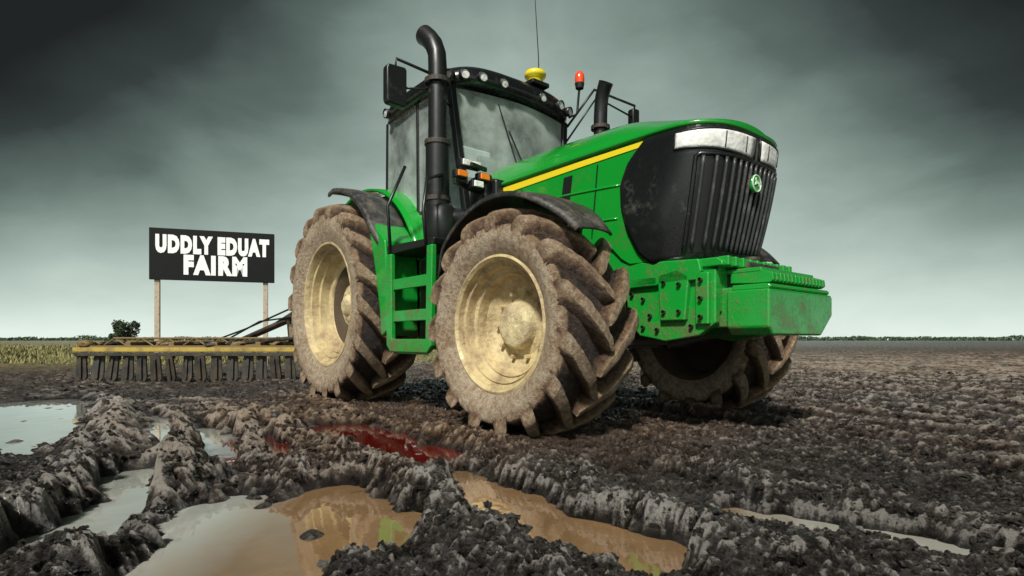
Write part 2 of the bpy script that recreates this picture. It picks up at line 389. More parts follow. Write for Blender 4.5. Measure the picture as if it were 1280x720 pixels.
def fastmesh(name,co,quads,mat,k=4):
    me=bpy.data.meshes.new(name)
    me.vertices.add(len(co)); me.vertices.foreach_set('co',co.ravel())
    me.loops.add(quads.size); me.loops.foreach_set('vertex_index',quads.ravel())
    me.polygons.add(len(quads)); me.polygons.foreach_set('loop_start',np.arange(len(quads),dtype=np.int32)*k)
    me.polygons.foreach_set('use_smooth',np.ones(len(quads),dtype=bool))
    me.update(calc_edges=True); me.materials.append(mat)
    o=bpy.data.objects.new(name,me); COL.objects.link(o); return o
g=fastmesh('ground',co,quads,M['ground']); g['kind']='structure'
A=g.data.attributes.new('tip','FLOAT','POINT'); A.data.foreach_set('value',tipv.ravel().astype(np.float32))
# loose clods: ground cover
import bmesh
bm=bmesh.new(); bmesh.ops.create_icosphere(bm,subdivisions=2,radius=1); bv=np.array([v.co[:] for v in bm.verts]); bfc=np.array([[v.index for v in f.verts] for f in bm.faces]); bm.free()
N=40000
D=np.exp(np.random.uniform(math.log(1.35),math.log(11),N)); XX=np.random.uniform(-1,1,N)*(0.95*D+0.5)
hz=height(XX,D); keep=hz>-0.028; D,XX,hz=D[keep],XX[keep],hz[keep]; N=len(D)
sz=np.random.gamma(1.6,0.0030,N)+0.0025; sz=np.minimum(sz*(0.75+0.14*D),0.030)
variants=[]
for s in range(14):
    p=bv.copy()
    for i in range(len(p)):
        q=Vector(p[i])*1.3+Vector((s*7.1,0,0)); k=1+0.75*mnoise.noise(q)+0.5*mnoise.noise(q*2.7); p[i]*=k
    variants.append(p)
allv=[];allf=[]
for i in range(N):
    p=variants[i%14]*sz[i]*np.array([random.uniform(.6,1.7),random.uniform(.6,1.7),random.uniform(.5,1.1)])
    t=random.uniform(0,6.28); cs,sn=math.cos(t),math.sin(t)
    q=np.stack([p[:,0]*cs-p[:,1]*sn+XX[i],p[:,0]*sn+p[:,1]*cs+D[i],p[:,2]+hz[i]],-1)
    allv.append(q); allf.append(bfc+i*len(bv))
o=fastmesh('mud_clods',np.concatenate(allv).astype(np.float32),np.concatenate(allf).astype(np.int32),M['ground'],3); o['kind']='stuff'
o.data.polygons.foreach_set('use_smooth',np.zeros(len(o.data.polygons),dtype=bool))
# stubble and low grass behind the implement: ground cover
NG=16000
gy=np.exp(np.random.uniform(math.log(15.5),math.log(60),NG)); gx=np.random.uniform(-1.05,0.0,NG)*gy
gh=np.random.uniform(0.05,0.20,NG)*(0.6+gy/50); ga=np.random.uniform(0,np.pi,NG); gw=0.02+gy*0.0012
gl=np.random.normal(0,0.06,(NG,2))
v0=np.stack([gx-np.cos(ga)*gw,gy-np.sin(ga)*gw,np.full(NG,-0.02)],-1); v1=np.stack([gx+np.cos(ga)*gw,gy+np.sin(ga)*gw,np.full(NG,-0.02)],-1); v2=np.stack([gx+gl[:,0],gy+gl[:,1],gh],-1)
gv=np.stack([v0,v1,v2],1).reshape(-1,3).astype(np.float32); gf=np.arange(NG*3,dtype=np.int32).reshape(-1,3)
M['straw']=leaf_mat('straw_and_grass',(0.07,0.10,0.03),(0.34,0.28,0.12))
o=fastmesh('stubble_grass',gv,gf,M['straw'],3); o['kind']='stuff'
# puddles
def puddle(pts,w,WZ):
    P=[Vector((a,b)) for a,b in pts]; left=[];right=[]
    for i,p in enumerate(P):
        d=(P[min(i+1,len(P)-1)]-P[max(i-1,0)]).normalized(); nrm=Vector((-d.y,d.x)); e=d*(-1 if i==0 else (1 if i==len(P)-1 else 0))*(w*1.5+0.12); q=w*1.5+0.12
        left.append(p+nrm*q+e); right.append(p-nrm*q+e)
    poly=left+right[::-1]
    vs=[(p.x,p.y,WZ) for p in poly]; nl=len(P); fs=[(2*nl-1-i,2*nl-2-i,i+1,i) for i in range(nl-1)]
    o=make('puddle',[(vs,fs)],WATER); o['kind']='structure'
for i,(pts,w) in enumerate(PUD): puddle(pts,w,-0.060+0.0008*i)
# ------------------------------------------------------------ TRACTOR
T=empty('tractor',(TX,TY,0.0),None,TA)
T['label']='large green farm tractor with muddy tyres standing in wet ploughed mud'; T['category']='tractor'
def catmull(P,n):
    out=[]
    for i in range(len(P)-1):
        p0=P[max(i-1,0)];p1=P[i];p2=P[i+1];p3=P[min(i+2,len(P)-1)]
        for k in range(n):
            t=k/n; out.append(tuple(0.5*((2*b)+(-a+c)*t+(2*a-5*b+4*c-d)*t*t+(-a+3*b-3*c+d)*t**3) for a,b,c,d in zip(p0,p1,p2,p3)))
    out.append(tuple(P[-1])); return out
def tyre_mesh(R,rim,W,nl,lh,seed):
    half=W/2; Rc=R-lh; dr=Rc-rim
    hp=[(0.72,rim-0.005),(0.82,rim+0.03),(0.94,rim+0.35*dr),(1.0,rim+0.58*dr),(0.98,rim+0.80*dr),(0.90,Rc-0.03),(0.6,Rc-0.008),(0,Rc)]
    pr=[(-a*half,r) for a,r in hp]; pr=catmull(pr,4); pr=pr+[(-a,r) for a,r in pr[::-1][1:]]
    v,f=lathe(pr,160)
    V=list(v);F=list(f); att=[]
    for p in V:
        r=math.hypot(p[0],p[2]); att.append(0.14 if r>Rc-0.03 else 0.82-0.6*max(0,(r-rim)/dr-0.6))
    def surf(a): return -0.045*a**3
    for side in (-1,1):
        for k in range(nl):
            ph0=2*math.pi*(k+(0.5 if side>0 else 0))/nl+random.uniform(-.014,.014)
            base=len(V); ns=16
            for s in range(ns+1):
                t=s/ns
                if t<0.82:
                    q=t/0.82; yf=-0.08+q*1.07; top=R+surf(max(0,yf)); bot=Rc-0.03+surf(max(0,yf)); 
                else:
                    q=(t-0.82)/0.18; yf=0.99+0.03*math.sin(q*math.pi*0.75); top=R-0.045-0.22*dr*q**1.1; bot=Rc-0.10-0.24*dr*q
                ph=ph0-max(0,yf+0.08)*half*0.98/R*1.10 - (0 if t<0.82 else (t-0.82)*0.12)
                sc=(R/0.78)**0.5
                wb=(0.084+0.028*t)*sc; wt=(0.056+0.028*t)*sc
                if s==0: wt*=0.6
                for (w_,r_) in ((-wb,bot),(-wt*1.10,bot+(top-bot)*0.76),(-wt*0.86,top-0.003),(0,top+0.003),(wt*0.86,top-0.003),(wt*1.10,bot+(top-bot)*0.76),(wb,bot)):
                    a=ph+w_/R*0.78; yy=side*yf*half
                    if t>0.82 and r_==bot: yy=side*0.92*half
                    p=Vector((r_*math.sin(a),yy,r_*math.cos(a)))
                    nz=mnoise.noise(p*7+Vector((seed,0,0)))*0.011+mnoise.noise(p*19+Vector((0,seed,0)))*0.008
                    rr=1+nz/R
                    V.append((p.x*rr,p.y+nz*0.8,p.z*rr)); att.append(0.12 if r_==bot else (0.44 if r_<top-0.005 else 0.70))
            for s in range(ns):
                for j in range(6):
                    a=base+s*7+j; F.append((a,a+1,a+8,a+7) if side<0 else (a,a+7,a+8,a+1))
            F.append(tuple(base+j for j in range(7)) ); F.append(tuple(base+ns*7+j for j in range(7)))
    me=bpy.data.meshes.new('tyre')
    nc=len(v)
    for i in range(nc):
        p=Vector(V[i]); nz=mnoise.noise(p*7+Vector((seed,3,0)))*0.008+mnoise.noise(p*18)*0.006
        r=math.hypot(p.x,p.z); k=(r+ (nz if r>rim+0.04 else nz*0.3))/r; V[i]=(p.x*k,p.y+nz*0.9*(1 if p.y>0 else -1),p.z*k)
    me.from_pydata(V,[],F); me.update()
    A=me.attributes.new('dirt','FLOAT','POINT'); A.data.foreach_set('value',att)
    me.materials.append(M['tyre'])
    b=bmesh.new(); b.from_mesh(me); bmesh.ops.recalc_face_normals(b,faces=b.faces); b.to_mesh(me); b.free()
    me.polygons.foreach_set('use_smooth',[True]*len(me.polygons))
    return me
def wheel_parts(R,rim,W,nl,lh,seed,rear):
    w=empty('wheel',(0,0,0),T)
    ty=bpy.data.objects.new('tyre',tyre_mesh(R,rim,W,nl,lh,seed)); link(ty,w); es=ty.modifiers.new('es','EDGE_SPLIT'); es.split_angle=math.radians(42)
    h=W/2
    f=-h*0.76
    if not rear:
        pr=[(f,rim+0.035),(f-0.02,rim+0.03),(f-0.028,rim+0.012),(f-0.01,rim-0.008),(f+0.035,rim-0.014),(f+0.045,rim-0.040),(f+0.035,rim-0.045),(f+0.10,rim-0.055),(f+0.115,rim-0.085),(f+0.105,rim-0.090),(f+0.18,rim-0.105),(f+0.20,rim-0.15),(f+0.22,rim-0.17),(f+0.235,rim-0.23),(f+0.21,0.17),(f+0.21,0.12)]
    else:
        pr=[(f,rim+0.04),(f-0.025,rim+0.03),(f-0.025,rim+0.01),(f,rim-0.01),(f+0.04,rim-0.02),(f+0.055,rim-0.055),(f+0.045,rim-0.06),(f+0.12,rim-0.07),(f+0.135,rim-0.11),(f+0.125,rim-0.115),(f+0.22,rim-0.13),(f+0.24,rim-0.18),(f+0.30,rim-0.21),(f+0.32,rim-0.28),(f+0.28,rim-0.36),(f+0.26,0.2),(f+0.26,0.12)]
    back=[(f+0.04,rim-0.012),(f+0.10,rim-0.03),(0,rim-0.06),(0.10,rim-0.03),(-f,rim-0.01),(-f+0.02,rim+0.03)]
    prims=[lathe(pr,72)]
    nb=10 if not rear else 12; rb=0.235 if not rear else 0.33; yb=f+0.21 if not rear else f+0.29
    for i in range(nb):
        a=2*math.pi*i/nb+0.2
        prims.append(lathe([(yb-0.025,0.001),(yb-0.025,0.016),(yb+0.03,0.016)],6,(rb*math.sin(a),0,rb*math.cos(a))))
    rm=make('rim',prims,'rim',w,smooth=True)
    e=rm.modifiers.new('es','EDGE_SPLIT'); e.split_angle=math.radians(38)
    make('rim_barrel',[lathe(back,72),lathe([(f+0.25,rim-0.05),(f+0.27,0.15),(f+0.40,0.14),(f+0.42,0.02)],48)],'rimdark',w,smooth=True)
    if not rear: hpz=[(f+0.23,0.175),(f+0.17,0.165),(f+0.150,0.160),(f+0.138,0.150),(f+0.132,0.13),(f+0.13,0.11),(f+0.125,0.07),(f+0.122,0.0)]
    else: hpz=[(f+0.29,0.20),(f+0.25,0.185),(f+0.235,0.17),(f+0.235,0.12),(f+0.20,0.10),(f+0.19,0.06),(f+0.19,0)]
    hp=[lathe(hpz,48)]
    if rear:
        for i in range(8):
            a=2*math.pi*i/8; rr=0.15; yy=f+0.235
            hp.append(lathe([(yy-0.012,0.001),(yy-0.012,0.011),(yy+0.02,0.011)],6,(rr*math.sin(a),0,rr*math.cos(a))))
    V2=[]
    for vv_,ff_ in hp:
        vn=[]
        for p in vv_:
            q=Vector(p); nz=mnoise.noise(q*9)*0.014+mnoise.noise(q*28)*0.009; vn.append((p[0]*(1+nz*3),p[1]+nz,p[2]*(1+nz*3)))
        V2.append((vn,ff_))
    hb=make('hub',V2,'hub',w,smooth=True); e=hb.modifiers.new('es','EDGE_SPLIT'); e.split_angle=math.radians(45)
    return w
def clone(w,parent=None):
    n=w.copy(); COL.objects.link(n); n.parent=parent or w.parent
    for ch in w.children:
        c_=ch.copy(); COL.objects.link(c_); c_.parent=n
    return n
FW=wheel_parts(0.800,0.450,0.64,15,0.092,3,False); FW.location=(0,-1.13,0.775); FW.rotation_euler=(0,0.1,math.radians(2))
FW2=clone(FW); FW2.location=(0,1.22,0.765); FW2.scale=(1,-1,1); FW2.rotation_euler=(0,0.4,math.radians(-3))
RW=wheel_parts(1.10,0.645,0.68,18,0.096,8,True); RW.location=(-3.0,-1.11,1.06); RW.rotation_euler=(0,0.25,0)
RW2=clone(RW); RW2.location=(-3.0,1.11,1.06); RW2.scale=(1,-1,1)
# --- hood
NEXP=3.3; WN=0.53; U0=0.68; UL=0.44
def plan(s):
    if s<=U0: return s,WN-0.03*max(0,min(1,(-s)/1.3))
    th=(s-U0)*math.pi/2
    return U0+UL*max(0,math.sin(th))**(2/NEXP), WN*max(0,math.cos(th))**(2/NEXP)
def s_y(y):
    q=min(1,abs(y)/WN); return U0+math.acos(q**(NEXP/2))*2/math.pi
def s_u(u):
    if u<=U0: return u
    return U0+math.asin(min(1,((u-U0)/UL))**(NEXP/2))*2/math.pi
def sm(a,b,x):
    t=max(0,min(1,(x-a)/(b-a))); return t*t*(3-2*t)
def wallpt(s,z,side,off=0.0):
    u,w=plan(s); 
    e=1e-3; s2=min(s+e,U0+1); s1=s2-2*e
    ua,wa=plan(s1); ub_,wb=plan(s2); du,dw=ub_-ua,wb-wa; L=math.hypot(du,dw) or 1
    nu,nw=-dw/L,du/L
    if s>=U0+0.999: nu,nw=1,0
    q=max(0,(2.1-z)/0.9); fr=sm(0.2,1.1,u)
    u2=u-0.17*fr*q**1.4; w2=w*(1-0.13*fr*q**2)
    return Vector((u2+nu*off,side*(w2+nw*off),z))
def zs(u): return 2.10-0.01*sm(0.7,1.12,u)
def hh(u): 
    return 0.34-0.03*sm(-0.8,0.2,u)-0.215*sm(0.1,1.10,u)
rows=[-1.35+i*(U0+1.35)/22 for i in range(22)]+[U0+ (i/22)**0.8 for i in range(23)]
rows=[min(r,U0+1) for r in rows]
def toppt(i,j):
    s=rows[int(round(i*(len(rows)-1)))]; u,w=plan(s); k=2*j-1
    y=w*math.sin(math.pi/2*k); q=abs(math.sin(math.pi/2*k))
    tip=1 if s<=U0 else max(0,math.cos((s-U0)*math.pi/2))**0.40
    z=zs(u)+hh(u)*tip*max(0,(1-q**2.3))**0.75
    return (u,y,z)
prims=[grid(toppt,len(rows)-1,24)]
for sd in (-1,1):
    def wfn(i,j,sd=sd):
        s=rows[int(round(i*(len(rows)-1)))]; u,_=plan(s); zb=1.40-0.18*sm(0.2,0.5,u)
        z=zs(u)+(zb-zs(u))*j; return wallpt(s,z,sd)
    prims.append(grid(wfn,len(rows)-1,10))
hood=make('hood',prims,'green',T,smooth=True)
e=hood.modifiers.new('Weld','WELD'); e.merge_threshold=0.002
make('hood_lip',[tube([wallpt(s,zs(plan(s)[0])+0.0,-1,0.008) for s in rows]+[wallpt(s,zs(plan(s)[0]),1,0.008) for s in rows[::-1]],0.020,8)],'green',hood,smooth=True)
for sd in (-1,1):
    def fn(i,j):
        s=-1.33+i*(0.60+1.33); wd=0.066-0.030*i; z=2.072-0.008*i-wd*j
        return wallpt(s,z,sd,0.006)
    make('stripe',[grid(fn,24,1)],'yellow',hood)
for sd in (-1,1):
    for (s0,s1,z0,z1) in ((-0.26,-0.16,1.62,1.98),(-0.80,-0.788,1.45,2.0),(0.10,0.112,1.45,2.0),(-1.1,-0.82,1.50,1.62)):
        make('side_vent',[grid(lambda i,j: wallpt(s0+(s1-s0)*i+0.06*j,z0+(z1-z0)*j,sd,0.005),3,6)],'black',hood)
    make('hood_crease',[tube([wallpt(s,1.90-0.10*(s+1.3)/1.7,sd,0.0) for s in np.linspace(-1.3,0.38,20)],0.010,6)],'green',hood,smooth=True)
    make('hood_crease',[tube([wallpt(s,1.62-0.06*(s+1.3)/1.7,sd,0.0) for s in np.linspace(-0.75,0.36,20)],0.010,6)],'green',hood,smooth=True)
def ub(z): 
    q=(z-1.2)/0.87
    pts=[(0,0.72),(0.12,0.58),(0.3,0.47),(0.5,0.41),(0.68,0.40),(0.85,0.47),(1.0,0.62)]
    for (a,x),(b,y) in zip(pts[:-1],pts[1:]):
        if q<=b: return x+(y-x)*(max(q,a)-a)/(b-a)
    return 0.62
pr=[]
for sd in (-1,1):
    def fn(i,j,sd=sd):
        z=1.2+0.87*j; s0=ub(z); s=s0+(U0+1-s0)*i**0.9; return wallpt(min(s,U0+1),z,sd,0.014)
    pr.append(grid(fn,44,18))
nose=make('grille_surround',pr,'black_gloss',T,smooth=True); solid(nose,0.02)
pr=[]
for sd in (-1,1):
    pr.append(grid(lambda i,j,sd=sd: wallpt(s_y(0.46*(1-i)),1.26+0.60*j,sd,0.028),16,10))
grille=make('grille',pr,'mesh',T,smooth=True)
for k in range(-7,8):
    y=k*0.064; sd=-1 if y<0 else 1
    h0=1.27+0.02*abs(k)/7; pts=[wallpt(s_y(y),h0+(1.87-h0)*j/12,sd,0.040) for j in range(13)]
    make('grille_slat',[tube(pts,[0.012]*13,8)],'slat',grille,smooth=True)
fr=[wallpt(s_y(0.475),1.25+0.62*j/10,-1,0.032) for j in range(11)]+[wallpt(s_y(y),1.885,-1 if y<0 else 1,0.032) for y in np.linspace(-0.46,0.46,20)]+[wallpt(s_y(0.475),1.87-0.62*j/10,1,0.032) for j in range(11)]
make('grille_frame',[tube(fr,0.016,8)],'black_gloss',grille,smooth=True)
# headlights
for sd in (-1,1):
    def fn(i,j,sd=sd):
        y0=0.030+0.015*(1-j); z0=1.905+0.030*i; z1=2.052-0.012*i
        s=s_y(y0)+(s_u(0.86)-s_y(y0))*i
        return wallpt(s,z0+(z1-z0)*j,sd,0.028+0.004*math.sin(math.pi*min(1,max(0,j))))
    hl=make('headlight',[grid(fn,24,6)],'lamp',T,smooth=True); solid(hl,0.012)
    edge=[fn(i/16,0) for i in range(17)]+[fn(1,j/4) for j in range(1,5)]+[fn(1-i/16,1) for i in range(1,17)]+[fn(0,1-j/4) for j in range(1,5)]
    make('headlight_bezel',[tube(edge,0.011,6)],'black',hl,smooth=True)
    for yy in (0.15,0.34):
        pts=[wallpt(s_y(yy+0.0),1.93+0.10*j/4,sd,0.038) for j in range(5)]
        make('headlight_divider',[tube(pts,0.005,6)],'slat',hl,smooth=True)
# emblem
c=wallpt(s_y(0.0),1.745,1,0.060)
em=make('emblem',[lathe([(-0.02,0.060),(0.0,0.060),(0.004,0.053),(0.005,0.0)],32,c,'x')],'green',grille,smooth=True)
make('emblem_ring',[tube([(c.x+0.004,c.y+0.056*math.cos(a),c.z+0.056*math.sin(a)) for a in np.linspace(0,2*math.pi,33)],0.005,6)],'pale',em,smooth=True)
deer=[(-0.040,0.004),(-0.030,0.012),(-0.012,0.014),(0.004,0.018),(0.016,0.030),(0.012,0.046),(0.020,0.036),(0.030,0.046),(0.026,0.032),(0.036,0.026),(0.030,0.020),(0.022,0.010),(0.030,-0.006),(0.044,-0.014),(0.040,-0.020),(0.022,-0.012),(0.010,-0.004),(-0.012,-0.004),(-0.022,-0.018),(-0.038,-0.034),(-0.044,-0.030),(-0.030,-0.012),(-0.034,-0.002)]
make('emblem_deer',[prism([(c.y-p[0]*0.85,c.z+p[1]*0.85) for p in deer],c.x+0.004,c.x+0.010,'x')],'pale',em)
# --- chassis, engine
make('chassis',[box((-0.5,0,0.98),(3.4,0.46,0.42)),box((-0.35,0,1.32),(1.9,0.62,0.4)),box((-2.8,0,1.1),(1.5,0.7,0.8)),box((-1.0,-0.42,1.15),(0.8,0.3,0.5)),box((-1.0,0.42,1.15),(0.8,0.3,0.5))],'dark',T,bevel=0.03)
for k in range(6):
    z=1.05+0.08*k; make('engine_hose',[tube([(-0.9,-0.36,z),(-0.4,-0.40-0.02*(k%2),z+0.05),(0.2,-0.37,z-0.02),(0.5,-0.36,z)],0.018,8)],'dark',T,smooth=True)
make('filter_canister',[tube([(0.0,-0.42,1.05),(0.0,-0.42,1.4)],0.07,16)],'dark',T,smooth=True)
for sd in (-1,1):
    poly=[(-0.9,1.40),(0.35,1.34),(0.55,1.22),(1.0,1.20),(1.02,1.12),(0.98,1.06),(0.42,1.04),(0.30,1.16),(-0.9,1.25)]
    make('side_rail',[prism(poly,sd*0.40,sd*0.50)],'green_low',T,bevel=0.012)
# --- front bumper & weights
bp=[]
for sd in (-1,1):
    poly=[(0.36,1.12),(0.40,0.80),(0.50,0.70),(0.72,0.66),(0.98,0.70),(1.10,0.78),(1.10,1.13),(0.92,1.18),(0.7,1.16)]
    bp.append(prism(poly,sd*0.40,sd*0.46))
    bp.append(prism([(0.70,0.80),(0.90,0.80),(0.93,1.10),(0.84,1.15),(0.68,1.12)],sd*0.455,sd*0.50))
    bp.append(box((0.55,sd*0.475,1.08),(0.26,0.05,0.07)))
    bp.append(box((1.02,sd*0.475,0.94),(0.10,0.04,0.34)))
bp.append(box((0.78,0,1.00),(0.62,0.80,0.30)))
carrier=make('weight_carrier',bp,'green_low',T,bevel=0.012)
b0=None
for sd in (-1,1):
    for (u,z) in ((0.44,1.00),(0.45,0.88),(0.54,0.96),(0.60,0.84),(0.54,0.76),(0.66,0.74),(0.74,0.86),(0.86,0.86),(0.86,1.04),(0.74,1.06),(1.02,1.06),(1.02,0.94),(1.02,0.82),(0.93,0.76)):
        if b0 is None:
            b0=make('bolt',[lathe([(-0.02,0.015),(0.016,0.014),(0.020,0.0001)],6)],'dark',carrier); bo=b0
        else:
            bo=b0.copy(); COL.objects.link(bo); bo.parent=carrier
        bo.location=(u,sd*(0.502 if 0.7<u<0.9 or u>1.0 else 0.466),z); bo.scale=(1,-sd,1)
pr=[prism([(0.62,1.20),(1.12,1.20),(1.16,1.17),(1.16,1.14),(0.62,1.14)],-0.48,0.48)]
plate=make('bumper_plate',pr,'green_low',T,bevel=0.012)
for k in range(9): make('bumper_slot',[box((1.04,-0.40+0.10*k,1.203),(0.16,0.045,0.012))],'black',plate)
for k in range(10): make('bumper_lug',[box((1.14,-0.42+0.0935*k,1.175),(0.08,0.045,0.065))],'green_low',plate,bevel=0.01)
wt=[]
def wblock(u0,u1,v0,v1,z0,z1,cl=0.05,cr_=0.14):
    poly=[(v0+cl,z0),(v1-cr_*1.3,z0),(v1,z0+cr_),(v1,z1-0.02),(v1-0.02,z1),(v0,z1),(v0,z0+cl)]
    return prism(poly,u0,u1,'x')
wt.append(wblock(1.14,1.42,-0.40,0.53,0.70,0.985))
wt.append(box((1.10,0,0.88),(0.25,0.72,0.26)))
fw=make('front_weight',wt,'green_low',T,bevel=0.035,segs=3)
make('weight_lip',[prism([(1.16,0.985),(1.40,0.985),(1.415,1.0),(1.40,1.02),(1.16,1.02)],-0.37,0.50)],'green_low',fw,bevel=0.008)
br=make('weight_bracket',[box((1.20,0.06,1.115),(0.26,0.76,0.03))],'green_low',fw,bevel=0.008)
make('weight_core',[box((1.20,0.06,1.055),(0.28,0.72,0.10))],'black',fw)
b0=None
for k in range(15):
    if b0 is None:
        b0=make('bracket_tooth',[prism([(1.12,0.045),(1.30,0.045),(1.40,0.01),(1.405,-0.035),(1.38,-0.05),(1.28,-0.05),(1.12,-0.04)],-0.017,0.017)],'green_low',fw,bevel=0.006); bo=b0
    else:
        bo=b0.copy(); COL.objects.link(bo); bo.parent=fw
    bo.location=(0,-0.30+0.0525*k,1.078)
make('tow_pin',[lathe([(0.98,0.035),(1.20,0.035),(1.21,0.055),(1.24,0.055),(1.245,0.0)],18,(1.10,0.0,0),'z')],'dark',fw,smooth=True)
# --- front axle
pr=[beam((0,-0.75,0.72),(0,0.75,0.72),0.26,0.24),box((0,0,0.80),(0.5,0.5,0.35)),tube([(0,-0.6,0.77),(0,-0.9,0.77)],0.16,20),tube([(0,0.6,0.77),(0,0.95,0.77)],0.16,20),tube([(0.24,-0.8,0.70),(0.24,0.8,0.70)],0.03,10),
    tube([(0.15,0.35,0.62),(0.45,0.85,0.75)],0.04,10)]
make('front_axle',pr,'dark',T,bevel=0.02)
# --- fenders
def fender(uc,zc,R,v0,v1,a0,a1,mat,th=0.025,crown=0.03,name='fender',lip=0.06):
    def fn(i,j):
        a=math.radians(a0+(a1-a0)*i); tp=1.0-0.40*sm(0.75,1.0,i)-0.2*sm(0.15,0,i)
        vm=(v0+v1)/2
        if j<0.12: vv=v0; r=R-lip*(1-j/0.12); 
        elif j>0.92: vv=v1; r=R-lip*0.5*(j-0.92)/0.08
        else: q=(j-0.12)/0.8; vv=v0+(v1-v0)*q; r=R+crown*math.sin(math.pi*q)
        return (uc+r*math.sin(a),vm+(vv-vm)*tp,zc+r*math.cos(a))
    o=make(name,[grid(fn,36,16)],mat,T,smooth=True); solid(o,th); return o
for sd in (-1,1):
    f1=fender(0,0.77,0.895,sd*1.40,sd*0.88,-62,50,'fender',th=0.016,lip=0.030,crown=0.018)
    make('fender_bracket',[beam((0,sd*0.55,0.95),(0.0,sd*0.72,1.62),0.10,0.06),beam((0,sd*0.72,1.60),(0,sd*1.1,1.66),0.10,0.05)],'dark',f1,bevel=0.01)
    f2=fender(-3.0,1.05,1.25,sd*1.36,sd*0.98,-4,72,'fender',lip=0.04,th=0.02,crown=0.012)
    def fin(i,j,sd=sd):
        a=math.radians(-30+102*i); r=1.30+0.04*j; return (-3.0+r*math.sin(a),sd*(0.98-0.30*j),1.05+r*math.cos(a))
    o=make('fender_deck',[grid(fin,36,4)],'green',f2,smooth=True); solid(o,0.03)
    poly=[(-3.0+1.28*math.sin(math.radians(a)),1.05+1.28*math.cos(math.radians(a))) for a in range(-30,80,8)]
    poly+= [(-1.75,0.95),(-3.6,0.95)]
    make('fender_side',[prism(poly,sd*0.70,sd*0.74)],'green',f2)
    poly=[(-1.98,1.80),(-1.76,1.60),(-1.72,1.25),(-1.72,0.75),(-1.84,0.70),(-1.87,0.95),(-1.98,1.40),(-2.08,1.70)]
    make('fender_skirt',[prism(poly,sd*0.98,sd*1.32)],'green_low',f2,bevel=0.02)
# --- steps & tank
stp=make('step_ladder',[prism([(-1.74,1.46),(-1.73,0.62),(-1.66,0.56),(-1.02,0.56),(-0.95,0.62),(-0.93,1.46),(-1.02,1.46),(-1.04,0.68),(-1.63,0.68),(-1.64,1.46)],-1.32,-1.27),
  prism([(-1.72,1.46),(-1.70,0.58),(-1.00,0.58),(-0.94,1.46)],-0.98,-0.95)],'green_low',T,bevel=0.012)
for k in range(3):
    z=0.62+0.29*k
    sp_=make('step',[box((-1.335,-1.13,z),(0.60,0.32,0.035)),box((-1.335,-1.29,z-0.025),(0.60,0.02,0.10))],'green_low',stp,bevel=0.008)
    make('step_tread',[box((-1.335,-1.15,z+0.022),(0.52,0.26,0.010))],'dark',stp)
make('step_back',[box((-1.335,-0.99,1.02),(0.60,0.04,0.80))],'dark',stp)
make('handrail',[tube([(-1.05,-1.30,1.45),(-1.05,-1.33,1.75),(-1.12,-1.25,2.05),(-1.25,-1.02,2.15)],0.016,8)],'black',T,smooth=True)
make('handrail',[tube([(-1.68,-1.30,1.45),(-1.68,-1.33,1.9),(-1.68,-1.15,2.3)],0.016,8)],'black',T,smooth=True)
for sd in (-1,1):
    make('fuel_tank',[prism([(-1.85,0.62),(-0.95,0.62),(-0.85,0.75),(-0.85,1.30),(-0.98,1.44),(-1.85,1.50)],sd*0.55,sd*0.93)],'black',T,bevel=0.05,segs=3)
make('cab_platform',[prism([(-1.80,1.46),(-0.95,1.46),(-0.93,1.52),(-1.80,1.55)],-1.30,-0.50),box((-2.2,0,1.58),(1.3,1.3,0.22))],'black',T,bevel=0.015)
# --- exhaust & intake stacks
def stack(v,u,z0,name,r=0.085,dz=0.0,bd=1.0):
    pts=[(u,v,z0),(u,v,z0+0.5),(u,v,2.6),(u,v,3.15+dz),(u-0.01*bd,v,3.28+dz),(u-0.05*bd,v-0.01,3.38+dz),(u-0.12*bd,v-0.02,3.46+dz),(u-0.18*bd,v-0.03,3.51+dz)]
    o=make(name,[tube(pts,[r*1.05,r*1.05,r,r,r*0.98,r,r*1.03,r*1.08],24,cap=False),tube([(u,v,z0+0.15),(u,v,2.45)],[r*1.28]*2,24)],'black',T,smooth=True)
    solid(o,0.01,-1); es=o.modifiers.new('es','EDGE_SPLIT'); es.split_angle=math.radians(50)
    for z in (1.95,2.46,3.02): make('pipe_clamp',[lathe([(z-0.02,r*1.3),(z-0.02,r*1.40),(z+0.02,r*1.40),(z+0.02,r*1.3)],24,(u,v,0),'z')],'dark',o)
    return o
stack(-1.0,-1.35,1.72,'exhaust_pipe')
stack(0.99,-1.15,1.72,'air_intake',0.075,-0.03,-0.6)
make('aftertreatment_can',[lathe([(1.45,0.08),(1.48,0.14),(1.72,0.15),(1.86,0.14),(1.90,0.09)],24,(-1.33,-0.98,0),'z'),tube([(-1.33,-0.95,1.8),(-1.1,-0.7,1.75),(-0.9,-0.45,1.7)],0.09,16)],'black',T,smooth=True)
# --- cab
cab=empty('cab',(0,0,0),T)
ZR=3.12
A0=lambda s:(-1.40,s*0.60,1.60); A1=lambda s:(-1.50,s*0.76,ZR)
B0=lambda s:(-2.05,s*0.78,1.55); B1=lambda s:(-2.05,s*0.79,ZR)
C0=lambda s:(-2.80,s*0.74,1.75); C1=lambda s:(-2.78,s*0.74,ZR)
pr=[]
for s in (-1,1):
    pr.append(beam(A0(s),A1(s),0.07,0.08)); pr.append(beam(B0(s),B1(s),0.045,0.045)); pr.append(beam(C0(s),C1(s),0.06,0.06))
    pr.append(beam((-1.40,s*0.66,1.60),(-2.8,s*0.78,1.62),0.06,0.10)); pr.append(beam(A1(s),C1(s),0.05,0.05))
pr.append(beam(A1(-1),A1(1),0.05,0.05)); pr.append(beam(C1(-1),C1(1),0.04,0.04)); pr.append(beam((-2.8,-0.74,1.75),(-2.8,0.74,1.75),0.08,0.1))
make('cab_frame',pr,'black',cab,bevel=0.015)
def quad(name,a,b,c_,d,mat,par): 
    return make(name,[([a,b,c_,d],[(0,1,2,3)])],mat,par)
